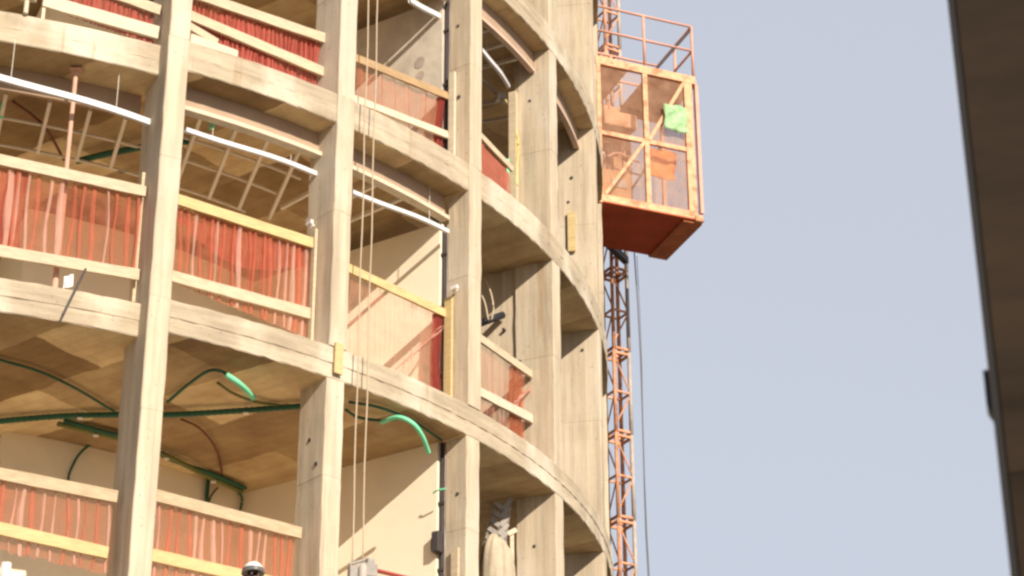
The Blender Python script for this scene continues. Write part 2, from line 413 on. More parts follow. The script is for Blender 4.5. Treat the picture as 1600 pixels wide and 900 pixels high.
for si, (xa, ya), (xb, yb), hh, ea, eb in CH:
    zz = SOF[si]-.565; p, q = at_z(xa, ya, zz), at_z(xb, yb, zz); b = MB()
    q = q+(q-p)*eb; ow = Vector((p.x+q.x, p.y+q.y, 0)).normalized(); pp = [p+(q-p)*t/8+ow*.018*(q-p).length*math.sin(t/8*3.14159)-Z3*.012*math.sin(t/8*6.3) for t in range(9)]
    up_ = Z3*hh/2; sd_ = ow*.022
    b.grid([[c-up_-sd_, c-up_+sd_, c+up_+sd_, c+up_-sd_, c-up_-sd_] for c in pp])
    ch = b.build('perimeter_channel', M['white_metal'], tower)
    for t in (.2, .8):
        c = p+(q-p)*t; b = MB(); b.bar(c+Z3*.03, c+Z3*.56, .006, .006, (0, 1, 0)); b.build('hanger', M['grid_metal'], ch)
rdir = Vector((-.30, .954, 0)).normalized()
GR = [(5, 9.50, [19.2, 22.3, 25.2, 27.8]), (5, 10.05, [32.2, 34.9, 37.4, 40.0]), (5, 10.05, [44.6, 47.3, 50.0]),
      (6, 10.1, [45, 48]), (6, 10.1, [57.2, 59.6, 62.0, 64.4]), (6, 10.1, [70, 73])]
for si, r, ths in GR:
    zz = SOF[si]-.235
    for th in ths:
        p = pol(th, r, zz); L = 1.25 if r < 10 else 1.9
        if th > 43: L = 1.4
        d = rdir if th < 43 else Vector((-math.sin(math.radians(th)), math.cos(math.radians(th)), 0))
        b = MB(); b.bar(p, p+d*L, .042, .05); b.build('ceiling_runner', M['grid_metal'], tower)
    if ths[0] < 43:
        for rr in (8.2, 8.85, 9.52 if r < 10 else 9.35):
            b = MB(); b.tube([pol(ths[0]-2+i*(ths[-1]-ths[0]+5)/8, rr, zz+.042) for i in range(9)], .02, 6); b.build('cross_runner', M['grid_metal'], tower)

# tie holes left by the formwork, on the left flanks of the fins
HOLES = [(484, 688, 41.15), (494, 725, 41.15), (716, 41, 53.95), (717, 152, 53.95), (715, 772, 53.95), (828, 158, 66.13), (812, 565, 66.13),
         (835, 854, 66.13), (893, 278, 78.75), (888, 316, 78.75), (910, 547, 78.75), (787, 515, 66.13)]
for px, py, th in HOLES:
    p = at_rad(px, py, th); a = math.radians(th); tn = Vector((-math.cos(a), -math.sin(a), 0))
    b = MB(); b.tube([p+tn*.012, p-tn*.03], random.uniform(.022, .034), 8); b.build('tie_hole', M['dark'], tower)

# ------------------------------------------------------------------ guardrails and nets
def rail(name_parent, thL, zL, thR, zR, r=10.15, m=None, h=.135, thick=.04, name='top_rail'):
    b = MB(); p, q = pol(thL, r, zL), pol(thR, r, zR); k = 6; d = (q-p)
    up = Z3; sd_ = d.cross(up).normalized(); u = sd_.cross(d.normalized())
    rows = []
    for i in range(k+1):
        c = p+d*i/k; e = lambda n: jit(i*2.1+zL*9, n*3.1+thL, .005)
        cs = [(-1, -1), (1, -1), (1, 1), (-1, 1), (-1, -1)]
        rows.append([c+sd_*(x*thick/2+e(j % 4))+u*(y*h/2+e(j % 4+5)) for j, (x, y) in enumerate(cs)])
    b.grid(rows); b.face(rows[0][:4]); b.face(rows[-1][:4][::-1])
    return b.build(name, m or M['timber'], name_parent)
def upright(parent, th, r, z0, z1, wr=.10, m=None, name='upright', th_thick=.04):
    a = math.radians(th); rad = Vector((math.sin(a), -math.cos(a), 0)); tan = Vector((math.cos(a), math.sin(a), 0))
    b = MB(); b.box(rad*r+Z3*(z0+z1)/2, rad*wr/2, tan*th_thick/2, Z3*(z1-z0)/2)
    return b.build(name, m or M['timber'], parent, bevel=.004)

def net(label, thL, thR, ztL, ztR, zbL, zbR, m, folds=14, depth=.035, r=10.09, fw=.030, sway=.022, group='debris nets on the guardrails', fringe=0, fold=None, bunch=0, bunch_at=1.0, seed=1, sag=0, bm=None, diag=None):
    rnd = random.Random(seed*31+5)
    p, q = pol(thL, r, 0), pol(thR, r, 0); L = (q-p).length; d = (q-p)/L
    nrm = Vector((d.y, -d.x, 0))
    prof = [(0, 0, 0)]; lean = {}
    for k in range(folds):
        k0 = len(prof)
        x = L*(k+.5)/folds+rnd.uniform(-.24, .24)*L/folds; f = fw*rnd.uniform(.5, 1.2); kf = rnd.choice((1, 3)); dp = depth*rnd.uniform(.5, 1.25); ln = (rnd.uniform(-.5, .5)*L/folds, rnd.uniform(-.35, .35)*L/folds, rnd.uniform(0, 6))
        lean.update({k0+q_: ln for q_ in range(7)})
        prof += [(x-f*.62, rnd.uniform(-.006, .006), kf), (x-f*.42, dp*.45, kf), (x-f*.5, dp*.8, kf), (x, dp, kf), (x+f*.5, dp*.8, kf), (x+f*.42, dp*.45, kf), (x+f*.62, rnd.uniform(-.006, .006), 0)]
    if bunch:                                     # the net gathered into a bundle near one end
        x0 = L*bunch_at-bunch
        prof = [a for a in prof if a[0] < x0]
        for k in range(14): prof.append((x0+bunch*k/14, (.05 if k % 2 else -.03)+rnd.uniform(-.012, .012), 2))
    prof.append((L, 0, 0))
    ph = [rnd.uniform(0, 6.28) for _ in prof]; rows = []
    nz = 9
    low = [rnd.uniform(-1, 1)*fringe for _ in prof]
    for i in range(nz+1):
        t = i/nz; row = []
        for j, (x, o, _) in enumerate(prof):
            u = x/L; zt = ztL+(ztR-ztL)*u; zb = zbL+(zbR-zbL)*u + low[j] - sag*max(0.0, math.sin(u*3.1416))**1.5
            belly = math.sin(t*3.14159)
            a_, b_, c_ = lean.get(j, (0, 0, 0))
            xx = x+a_*t*t*.45+b_*belly*math.sin(t*4+c_)*.3+sway*belly*math.sin(5*u*6.28+t*2+ph[0])+.006*math.sin(t*5+ph[j])*belly
            row.append(p+d*min(max(xx, 0), L)+nrm*(o+.02*belly*math.sin(u*7+ph[0]))+Z3*(zt+(zb-zt)*t))
        rows.append(row)
    b = MB(); b.grid(rows); nc = len(prof)-1
    b.mi = [prof[i % nc][2] for i in range(len(b.f))]
    ff = fold or M['net_fold']
    o = b.build('debris_net', [m, ff, bm or M['net_fold_red'], fold or M['net_fold_b']], origin=(p+q)/2+Z3*zbL)
    if diag:                                      # a twisted fold running across the net
        A_, B_ = at_cyl(*diag[0], r+.03), at_cyl(*diag[1], r+.03); up_ = Z3*diag[2]; k = MB()
        k.grid([[A_+(B_-A_)*i/10+up_*(j/4-.5)*(.6+.5*math.sin(i*1.7))+nrm*.03*math.sin(j*2.1+i*.8) for j in range(5)] for i in range(11)]); k.build('fold', M['net_fold'], o, origin=o.location)
    return tag(o, label, 'netting', group)

GG = 'timber guardrails at the slab edges'
def guard(label, th, z): return empty('guardrail', pol(th, 10.15, z), label, 'guardrail', GG)
def zt(px, py, r=10.15): return at_cyl(px, py, r).z

# storey B (middle row)
o = guard('weathered timber guardrail in front of the pink steel prop at the left', 23, FB)
rail(o, 17.9, 12.60, 28.45, 12.545); rail(o, 17.9, 11.46, 28.45, 11.475, name='mid_rail'); upright(o, 28.42, 10.02, 11.18, 12.85, .07)
net('orange net in wide upright folds on the left guardrail of the middle storey', 17.9, 28.4, 12.56, 12.5, 11.44, 11.45, M['net'], 15, .035, fw=.036, seed=2)
o = guard('timber guardrail with bright yellow top rail in the second bay of the middle storey', 36, FB)
rail(o, 30.2, 12.555, 41.25, 12.535, m=M['timber_yellow']); rail(o, 30.2, 11.555, 41.2, 11.60, name='mid_rail')
upright(o, 41.0, 10.16, 11.12, 12.72, .075)
net('orange net with dark shadowed pleats under the yellow top rail of the middle storey', 30.2, 41.0, 12.5, 12.5, 11.53, 11.30, M['net'], 19, .03, fw=.034, seed=3)
net('second layer of darker red net sagging under the yellow rail of the middle storey', 30.3, 40.9, 12.5, 12.5, 12.36, 12.22, M['net_red'], 14, .02, fold=M['net_fold_red'], fw=.03, r=10.05, seed=21, sag=.30)
net('crimson net bunched at the left picture edge of the middle storey', 17.9, 20.9, 12.55, 12.54, 11.45, 11.45, M['net_red'], 4, .03, fold=M['net_fold'], fw=.04, r=10.06, seed=22)
o = guard('timber guardrail with a yellow end post beside the hanging ropes in the middle storey', 48, FB)
rail(o, 42.7, 12.40, 53.7, 12.41, m=M['timber_yellow'], h=.11); upright(o, 53.75, 10.20, 11.1, 12.62, .12, M['timber_yellow'])
rail(o, 42.7, 11.125, 53.6, 11.125, m=M['timber_yellow'], h=.06, r=10.33, name='toe_board')
net('sheer pale net before the sunlit wall with a red gathered end in the middle storey', 42.7, 53.6, 12.37, 12.38, 11.10, 11.10, M['net_thin'], 24, .01, fold=M['net_thin'], fw=.022, bunch=.12, seed=4, diag=((616, 580), (694, 508), .10))
o = guard('timber guardrail before the tall fin column in the fourth bay of the middle storey', 61, FB)
rail(o, 55.5, 12.38, 66.0, 12.42, h=.11); rail(o, 55.5, 11.58, 66.0, 11.78, m=M['timber_pale'], h=.12, name='mid_rail'); upright(o, 66.0, 9.96, 11.1, 12.5, .09)
net('sheer pink net with a torn red fold in the fourth bay of the middle storey', 55.5, 65.6, 12.34, 12.40, 11.10, 11.11, M['net_thin'], 9, .03, fold=M['net_thin'], fw=.05, bunch=.38, bunch_at=.98, bm=M["net"], seed=5, diag=((800, 636), (834, 600), .11))

# storey C (upper row)
o = guard('pale timber guardrail at the upper left corner of the picture', 23, FC)
rail(o, 22.0, 15.16, 28.45, 15.02); rail(o, 20.6, 14.78, 28.45, 14.70, m=M['timber_pale'], h=.17, name='mid_rail'); upright(o, 20.7, 10.10, 14.50, 15.6, .10, M['timber_pale'])
net('red net in close pleats behind the upper left guardrail', 21.2, 28.3, 15.3, 15.05, 14.72, 14.55, M['net_red'], 24, .03, fw=.034, fold=M['net_fold_red'], seed=6)
o = guard('timber guardrail over dense red netting in the second bay of the upper storey', 36, FC)
rail(o, 30.2, 15.40, 41.25, 15.46, m=M['timber']); rail(o, 30.2, 15.08, 41.25, 14.96, m=M['timber'], name='mid_rail')
net('dense red net in fine pleats in the second bay of the upper storey', 30.2, 41.2, 15.42, 15.42, 14.80, 14.52, M['net_red'], 32, .028, fw=.032, r=10.07, fold=M['net_fold_red'], seed=7)
o = guard('tan timber guardrail beside the hanging ropes in the upper storey', 48, FC)
rail(o, 42.7, 15.37, 53.7, 15.61, m=M['timber_tan'], h=.11); rail(o, 42.7, 14.76, 53.7, 15.01, m=M['timber_pale'], h=.10, name='mid_rail'); upright(o, 53.78, 10.22, 14.5, 15.95, .10, M['timber_pale'])
net('slack coral net lit from the front in the third bay of the upper storey', 42.7, 53.6, 15.33, 15.57, 14.52, 14.56, M['net'], 7, .03, fold=M['net'], fw=.09, bunch=.10, seed=8)
o = guard('short timber guardrail before the coiled yellow hose in the upper storey', 58, FC)
rail(o, 55.5, 15.50, 63.2, 15.32, h=.09, r=10.12)
net('flat opaque red net under the short rail left of the yellow hose', 55.5, 63.0, 15.45, 15.25, 14.5, 14.5, M['net_dense'], 3, .02, fw=.1, r=10.09, fold=M['net_dense'], seed=9)

# storey A (lower row)
o = guard('timber guardrail with yellow mid rail at the lower left', 23, FA)
rail(o, 17.9, 8.90, 28.2, 8.80, m=M['timber_worn']); rail(o, 17.9, 8.33, 27.9, 8.16, m=M['timber_yellow'], name='mid_rail')
net('orange net with a ragged fringe on the lower left guardrail', 17.9, 28.1, 8.86, 8.77, 8.10, 7.96, M['net'], 16, .03, fw=.032, fringe=.03, seed=10)
o = guard('timber guardrail with yellow mid rail behind the white helmet', 36, FA)
rail(o, 30.2, 8.905, 40.9, 8.86, m=M['timber_worn']); rail(o, 30.2, 8.225, 40.9, 8.21, m=M['timber_yellow'], name='mid_rail')
net('coral net in soft folds behind the white helmet', 30.2, 40.8, 8.86, 8.83, 7.72, 7.72, M['net'], 17, .025, fw=.034, seed=11)
o = empty('guardrail', pol(48, 10.3, FA), 'dark red pipe guardrail at the bottom edge beside the hanging ropes', 'guardrail', GG)
P1, P2 = at_cyl(582, 890, 10.35), at_cyl(690, 916, 10.3)
b = MB(); b.tube([P1, P2], .026, 8); b.build('top_rail', M['red_pipe'], o)
for pp in (P1, P2): b = MB(); b.tube([pp, Vector((pp.x, pp.y, FA+.01))], .024, 8); b.build('post', M['red_pipe'], o)
net('crumpled red net under the dark red pipe rail', 46.6, 53.3, P1.z-.04, P2.z-.03, 7.71, 7.71, M['net_red'], 10, .05, fw=.09, r=10.26, fold=M['net_fold_red'], seed=12)

# loose timbers
def plank(p, q, wdt, hgt, label, m, cat='plank', up=(0, 0, 1), name='timber_plank'):
    b = MB(); b.bar(p, q, wdt, hgt, up); o = b.build(name, m, origin=(Vector(p)+Vector(q))/2, bevel=.004)
    return tag(o, label, cat)
plank(pol(30.15, 10.36, FC+.09), pol(33.6, 10.34, FC+.07), .14, .12, 'short pale plank lying on the upper slab edge below the dense red net', M['timber_pale'])
plank(pol(30.15, 10.30, FC+.31), pol(32.3, 10.28, FC+.21), .10, .10, 'broken plank end slanting over the short plank on the upper slab', M['timber'])
def on_edge(px, y0, y1, r, th_w, label, m, cat='board', name='timber_board'):
    p, q = at_cyl(px[0], y0, r), at_cyl(px[1], y1, r)
    b = MB(); rad = Vector((p.x, p.y, 0)).normalized()
    b.bar(p, q, .025, th_w, Vector((-rad.y, rad.x, 0))); o = b.build(name, m, origin=(p+q)/2)
    return tag(o, label, cat)
on_edge((530, 528), 537, 584, R+.045, .115, 'yellow timber board upright against the slab edge over the second fin column', M['timber_yellow'])
p = at_rad(893, 332, 78.72); 
b = MB(); a = math.radians(78.7); b.box((p.x-.03*math.cos(a), p.y-.03*math.sin(a), (p.z+at_rad(893, 395, 78.7).z)/2), Vector((math.sin(a), -math.cos(a), 0))*.055, Vector((math.cos(a), math.sin(a), 0))*.02, Z3*.33)
tag(b.build('timber_board', M['timber_yellow'], origin=p), 'bright yellow board upright on the last fin column near the hoist', 'board')
p = at_rad(714, 858, 53.9); a = math.radians(53.9)
b = MB(); b.box((p.x-.03*math.cos(a), p.y-.03*math.sin(a), (p.z+FA)/2), Vector((math.sin(a), -math.cos(a), 0))*.05, Vector((math.cos(a), math.sin(a), 0))*.02, Z3*(p.z-FA)/2)
tag(b.build('timber_board', M['timber'], origin=p), 'pale board upright on the third fin column of the lowest storey', 'board')
a = math.radians(65.8); b = MB()
b.box(pol(65.75, 9.93, FC+1.18), Vector((math.sin(a), -math.cos(a), 0))*.055, Vector((math.cos(a), math.sin(a), 0))*.045, Z3*1.18)
tag(b.build('timber_post', M['timber'], origin=pol(65.75, 9.93, FC)), 'tall square timber post standing left of the fin column with the yellow hose', 'post')

# ------------------------------------------------------------------ steel prop, rod, tag in the left bay
pb = at_cyl(86, 445, 9.95); pb.z = FB
o = empty('steel_prop', pb, 'pink primed steel prop standing behind the left net of the middle storey', 'prop')
b = MB(); b.tube([pb, pb+Z3*1.35], .034, 10); b.build('outer_tube', M['prop'], o)
b = MB(); b.tube([pb+Z3*1.30, pb+Z3*2.95], .026, 10); b.build('inner_tube', M['prop'], o)
b = MB(); b.tube([pb+Z3*1.32, pb+Z3*1.40], .048, 10); b.build('collar', M['dark'], o)
b = MB(); b.box(pb+Z3*.005, (.07, 0, 0), (0, .07, 0), (0, 0, .005)); b.build('base_plate', M['prop'], o)
b = MB(); b.box(pb+Z3*2.96, (.07, 0, 0), (0, .07, 0), (0, 0, .006)); b.build('head_plate', M['prop'], o)
p, q = at_cyl(134, 420, 10.24), at_cyl(98, 492, 10.32)
b = MB(); b.tube([p, q], .015, 8); tag(b.build('steel_rod', M['dark'], origin=q), 'thin dark steel rod leaning over the left slab edge', 'rod')
p = at_cyl(107, 432, 10.16); b = MB()
b.grid([[p+Vector((-.05+.035*j, .012*math.sin(j*2+i), -.05*i+.01*j)) for j in range(4)] for i in range(4)])
tag(b.build('white_rag', M['hoist_white'], origin=p), 'small white rag on the left guardrail beside the dark rod', 'rag')

# ------------------------------------------------------------------ conduits and cables under the ceilings
def cable(pts, r, m, label, cat='conduit', name='conduit', group=None, n=6, clips=()):
    if r > .028: n = 22
    c = curve_pts(pts, n); b = MB(); b.tube(c, [r*(1.0 if i % 2 else .86) for i in range(len(c))] if r > .028 else r, 7)
    o = tag(b.build(name, m, smooth=True, origin=pts[0]), label, cat, group)
    for t in clips:
        q = c[int(t*(len(c)-1))]; k = MB(); k.tube([q+Z3*.07, q-Z3*(r+.012)], .012, 6); k.box(q-Z3*(r+.004), (.03, 0, 0), (0, .03, 0), (0, 0, .006)); k.build('clip', M['hoist_white'], o)
    return o
zA = 10.66
L = lambda *pp: [at_z(x, y, zA-dz) for x, y, dz in pp]
cable(L((-60, 664, .05), (0, 658, .05), (100, 650, .04), (190, 648, .05), (265, 648, .06), (370, 642, .05), (478, 634, .04)), .038, M['green'], 'thick dark green conduit crossing the lowest ceiling from side to side', clips=(.12, .38, .64, .86))
cable(L((90, 662, .06), (150, 676, .06), (200, 690, .06), (255, 710, .06), (320, 742, .06), (378, 768, .06)), .036, M['olive'], 'thick olive conduit running along the top of the inner wall', clips=(.2, .62, .85))
cable(L((100, 657, .02), (160, 674, .05), (212, 688, .03), (262, 716, .05), (330, 740, .03), (384, 763, .04)), .03, M['green'], 'thin dark green conduit strapped beside the olive one at the inner wall')
cable(L((-40, 545, .02), (0, 562, .02), (60, 580, .03), (120, 608, .03), (186, 648, .03)), .017, M['green'], 'thin green conduit slanting across the ceiling at far left')
cable(L((262, 628, .03), (295, 600, .05), (325, 580, .04), (345, 580, .05), (357, 588, .08)), .020, M['green'], 'thin green conduit rising to the ceiling bend beside the first fin column')
cable(L((354, 586, .16), (372, 598, .2), (384, 609, .22), (396, 622, .22)), .036, M['mint'], 'bright mint conduit end hanging in the sun from the lowest ceiling')
cable(L((340, 598, .03), (365, 615, .05), (400, 628, .03), (440, 634, .02)), .018, M['olive'], 'thin olive conduit curving behind the bright mint conduit end')
cable(L((283, 655, .04), (310, 668, .05), (332, 692, .04), (342, 715, .02), (347, 742, .02)), .014, M['brown_cable'], 'thin brown cable bowing across the lowest ceiling', 'cable', 'loose_cable')
W = lambda *pp: [at_cyl(x, y, 7.03) for x, y in pp]
cable(W((190, 688), (160, 686), (128, 705), (110, 735), (106, 755)), .016, M['green'], 'thin green conduit arching down the inner wall at left')
cable(W((326, 742), (324, 765), (322, 800)), .026, M['green'], 'green conduit dropping straight down the inner wall')
cable(W((340, 762), (330, 775), (324, 795)), .014, M['olive'], 'thin olive conduit bending beside the straight green drop')
cable(W((372, 768), (378, 780), (375, 800)), .016, M['green'], 'short green conduit dropping at the corner of the inner wall')
cable(L((540, 640, .03), (560, 652, .04), (600, 657, .05), (628, 653, .06)), .018, M['green'], 'thin green conduit behind the ropes under the lowest ceiling')
cable(L((596, 660, .10), (622, 652, .12), (645, 662, .2), (660, 682, .3), (670, 708, .42)), .030, M['mint'], 'mint conduit arching down from the ceiling beside the ropes')
cable(L((545, 628, .02), (590, 636, .02), (640, 655, .02), (690, 688, .02)), .018, M['green'], 'dark green conduit along the ceiling edge above the mint arc')
zB = 13.98
LB = lambda *pp: [at_z(x, y, zB-dz) for x, y, dz in pp]
cable(LB((120, 252, .02), (170, 240, .02), (235, 228, .02), (300, 220, .02)), .045, M['green'], 'dark green conduit above the ceiling runners behind the first fin column')
cable(LB((20, 158, .02), (50, 180, .05), (75, 205, .04), (100, 250, .02)), .018, M['brown_cable'], 'thin dark cable slanting above the runners at far left', 'cable', 'loose_cable')
cable(LB((555, 262, .02), (600, 285, .02), (650, 315, .02), (690, 345, .02)), .06, M['green'], 'thick dark green conduit above the runners beside the ropes')
for (px, py, zz) in ((332, 190, 13.92), (2, 172, 13.92)):
    p = at_z(px, py, zz); b = MB(); b.tube([p+Z3*.1, p+Z3*.02, p-Z3*.10], [.03, .045, .035], 8)
    tag(b.build('lamp_holder', M['mint'], smooth=True, origin=p), 'pale green bulb holder above the runners right of the first fin column' if px > 100 else 'pale green bulb holder above the runners at the left picture edge', 'lamp holder')
# cables and pipe in the fourth bay
p = at_rad(786, 492, 66.0); q = at_rad(748, 506, 64.0)
b = MB(); b.tube([p, q], .05, 10); tag(b.build('drain_pipe', M['cable'], smooth=True, origin=q), 'short black drain pipe sticking out of the wall in the fourth bay', 'pipe')
for k, (pts, lb) in enumerate([([(757, 436), (766, 455), (771, 480), (768, 500)], 'pale cable hanging over the black drain pipe'),
                               ([(752, 460), (758, 475), (763, 500)], 'short pale cable hanging left of the longer one over the black pipe')]):
    cable([at_rad(x, y, 63.8) for x, y in pts], .012, M['rope'], lb, 'cable', 'loose_cable')
# yellow hose on the fin
H1 = [at_rad(x, y, 65.9) for x, y in [(792, 158), (803, 175), (810, 200), (813, 225), (813, 250), (808, 270), (803, 250), (801, 222), (805, 205), (811, 225), (810, 262), (811, 292)]]
H1 = [p+Vector((-.02-.012*i % .03, -.03, 0)) for i, p in enumerate(H1)]
cable(H1, .017, M['hose'], 'yellow hose hung in a loop on the fin column of the upper storey', 'hose', 'hose')
cable([at_z(x, y, 17.1) for x, y in [(752, 122), (765, 135), (780, 150), (795, 162)]], .028, M['grey_metal'], 'grey pipe slanting into the dark behind the yellow hose', 'pipe', 'steel_pipe')
p = at_z(782, 152, 17.05); b = MB(); b.box(p, (.07, .02, .02), (-.02, .06, 0), (0, 0, .05)); b.box(p+Vector((.07, .0, -.06)), (.05, .02, 0), (-.02, .04, 0), (0, 0, .04))
tag(b.build('pipe_clamp', M['hoist_white'], origin=p, bevel=.01), 'pale clamp gripping the grey pipe behind the yellow hose', 'clamp')
p = at_rad(794, 300, 64.6); b = MB(); b.bar(p, p+Z3*.52, .04, .04); tag(b.build('green_stake', M['mint'], origin=p), 'mint green stake standing at the end of the flat red net', 'stake')

o = empty('slatted_screen', pol(62, 9.1, FC), 'dark slatted timber screen deep inside the bay left of the yellow hose', 'screen')
for k in range(9):
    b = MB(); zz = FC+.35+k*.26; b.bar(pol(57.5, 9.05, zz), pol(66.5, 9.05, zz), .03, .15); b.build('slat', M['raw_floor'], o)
for th in (58.5, 65.5):
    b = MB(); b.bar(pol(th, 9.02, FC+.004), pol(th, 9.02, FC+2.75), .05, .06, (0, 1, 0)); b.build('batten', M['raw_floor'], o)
# riser pipes beside the third column
for si, z0, z1, nm in ((4, FA, SOF[4], 'lowest'), (5, FB, FB+2.62, 'middle'), (6, FC, FC+2.7, 'upper')):
    c1, c2 = WB+wd*.045-wn*.06, WB+wd*.10-wn*.05
    o = empty('riser_pipes', c1+Z3*z0, 'pair of dark and grey riser pipes beside the third fin column in the %s storey' % nm, 'pipes', 'riser pipes beside the third fin column')
    b = MB(); b.tube([c1+Z3*(z0+.004), c1+Z3*(z1-.01)], .032, 10); b.build('dark_pipe', M['dark'], o, smooth=True)
    b = MB(); b.tube([c2+Z3*(z0+.004), c2+Z3*(z1-.01)], .022, 10); b.build('grey_pipe', M['grey_metal'], o, smooth=True)
    for k in range(3): b = MB(); zc = z0+.5+k*.85; b.box(c1+Z3*zc, wd*.05, wn*.04, Z3*.018); b.build('clip', M['dark'], o)
p = at_rad(684, 848, 53.6)+wn*.01; b = MB(); b.box(p, wd*.05, wn*.06, Z3*.13); b.box(p+wd*-.02-Z3*.02, wd*.05, wn*.045, Z3*.08)
tag(b.build('switch_box', M['dark'], origin=p, bevel=.012), 'black box fixed to the riser pipes in the lowest storey', 'box')
p = at_rad(690, 770, 53.2); b = MB(); b.tube(curve_pts([p+wd*-.09+wn*.05, p+wn*.075+Z3*.01, p+wd*.1+wn*.05+Z3*.015], 4), .011, 6)
tag(b.build('cable_tie', M['mint'], origin=p), 'mint green tie wrapped round the riser pipes', 'tie')
for px, py, th, lb in ((490, 353, 41.0, 'small white clamp on the flank of the second fin column in the middle storey'), (713, 454, 53.8, 'small white clamp on the flank of the third fin column in the middle storey')):
    p = at_rad(px, py, th); a = math.radians(th); tn = Vector((-math.cos(a), -math.sin(a), 0)); rd = Vector((math.sin(a), -math.cos(a), 0))
    b = MB(); b.tube([p, p+tn*.09], .022, 8); b.box(p+tn*.08+rd*.03, rd*.05, tn*.02, Z3*.025); b.tube([p+tn*.05-Z3*.05, p+tn*.05+Z3*.05], .012, 6)
    tag(b.build('wall_clamp', M['hoist_white'], origin=p), lb, 'clamp')
# grey round stains are filled sockets on the rendered partition of the upper storey
for px, py in ((656, 98), (657, 118)):
    p = at_pl(px, py, WA, wn); b = MB(); b.tube([p+wn*.006, p-wn*.02], .09 if py < 110 else .07, 14); b.build('filled_socket', M['grey_metal'], tower)

# ------------------------------------------------------------------ stacked metal and sack in the fourth bay of storey A
p0 = at_rad(772, 862, 64.0); base = Vector((p0.x, p0.y, FA))
o = empty('cable_ladder', base, 'zigzag grey metal cable ladder leaning behind the cream sack in the lowest storey', 'cable ladder')
top, bot = at_rad(797, 778, 65.0), at_rad(768, 862, 64.0)
nrmL = Vector((0, -1, 0))
for k in range(6):
    t = k/5; x0 = Vector((0, 0, 0))
    A_ = at_rad(757+15*(1-t)*0+t*16, 852-t*66, 64.0); B_ = at_rad(775+t*10, 862-t*66, 64.3); C_ = at_rad(789+t*9, 846-t*66, 64.8)
    b = MB(); b.bar(A_, B_, .05, .06); b.bar(B_, C_, .05, .06); b.build('rung', M['dull_metal'], o)
for dx in (0, 18, 32):
    f_ = {0: (757, 852, 64.0), 18: (775, 862, 64.3), 32: (789, 846, 64.8)}[dx]; e_ = {0: 16, 18: 10, 32: 9}[dx]
    A_, B_ = at_rad(f_[0], f_[1], f_[2]), at_rad(f_[0]+e_, f_[1]-66, f_[2])
    b = MB(); dn = (A_-B_); k = (A_.z-FA)/max(-dn.z, .01); b.bar(A_+dn*k*.98, B_, .018, .03); b.build('side_rail', M['dull_metal'], o)
sc = at_rad(778, 905, 64.6)
b = MB(); rows = []
top_z = at_rad(780, 838, 64.6).z
for i in range(13):
    t = 1-(1-i/12)**2.6; row = []
    for j in range(49):
        a = j/48*6.28318; rr = (.27*(1-t**12)**.5*(1-.10*t)+.004)/(abs(math.cos(a))**3+abs(math.sin(a))**3)**(1/3)*(1+.09*math.sin(3*a+t*2)+.06*math.sin(8*a+t*3)+.04*math.sin(13*a-t*5))
        row.append(Vector((sc.x+rr*math.cos(a)*.8, sc.y+rr*math.sin(a), FA+.003+(top_z-FA)*t*(1-.025*math.cos(a)*t))))
    rows.append(row)
b.grid(rows)
tag(b.build('cement_sack', M['sack'], smooth=True, origin=(sc.x, sc.y, FA)), 'tall cream sack bulging at the slab edge in the fourth bay', 'sack')
b = MB(); p = at_rad(800, 840, 65.3); b.bar(p+Vector((-.06, -.03, .03)), p+Vector((.05, 0, .1)), .07, .06); b.bar(p+Vector((0, 0, .05)), Vector((p.x+.02, p.y, FA+.01)), .05, .05, (0, 1, 0))
tag(b.build('timber_bracket', M['timber_pale'], origin=(p.x, p.y, FA)), 'pale timber bracket standing behind the cream sack', 'bracket')
# white pipe at the lower left corner
p = at_cyl(10, 880, 9.9); b = MB(); b.tube([Vector((p.x, p.y, FA)), p], .055, 10); 
tag(b.build('plastic_pipe', M['hoist_white'], smooth=True, origin=(p.x, p.y, FA)), 'white plastic pipe end standing at the lower left corner', 'pipe')
# metal fitting at the upper left corner
p = at_cyl(40, 20, 10.25); o = empty('wheel_barrow', p, '', ''); bpy.data.objects.remove(o)
b = MB(); q = Vector((p.x, p.y, FC)); b.tube([q, q+Z3*.20], .03, 8); b.box(q+Z3*.30, (.09, .02, 0), (0, .06, 0), (0, 0, .10)); b.tube([q+Vector((-.14, 0, .32)), q+Vector((.12, 0, .42))], .025, 8)
tag(b.build('tripod_head', M['timber_pale'], origin=q, bevel=.01), 'cream metal fitting on a short stem at the upper left corner', 'fitting')

# ------------------------------------------------------------------ work platform hung on ropes, and the man on it
pr = at_cyl(395, 889, 11.25); thp = math.degrees(math.atan2(pr.x, -pr.y))
FP = pr.z-1.74                                     # platform floor
o = empty('hanging_platform', pol(40, 11.1, FP), 'hanging work platform with winch below the two pale ropes', 'platform')
def ptan(th, r, z): return pol(th, r, z)
PA, PB = pol(thp-4.5, 11.15, FP-.03), pol(49.5, 11.25, FP-.03)
b = MB(); b.bar(PA, PB, .62, .05); b.build('deck', M['grey_metal'], o)
pd = (PB-PA).normalized(); pn = Vector((pd.y, -pd.x, 0))
for s_ in (-.3, .3):
    for hz, nm in ((.5, 'mid_rail'), (.95, 'top_rail')):
        b = MB(); b.tube([PA+pn*s_+Z3*hz, PB+pn*s_+Z3*hz], .02, 8); b.build(nm, M['grey_metal'], o)
    for k in range(4):
        c = PA+(PB-PA)*k/3+pn*s_; b = MB(); b.tube([c+Z3*.02, c+Z3*.95], .02, 8); b.build('post', M['grey_metal'], o)
rop = [at_cyl(551, 880, 10.66), at_cyl(566, 880, 10.66)]
hc = at_cyl(552, 893, 10.75)
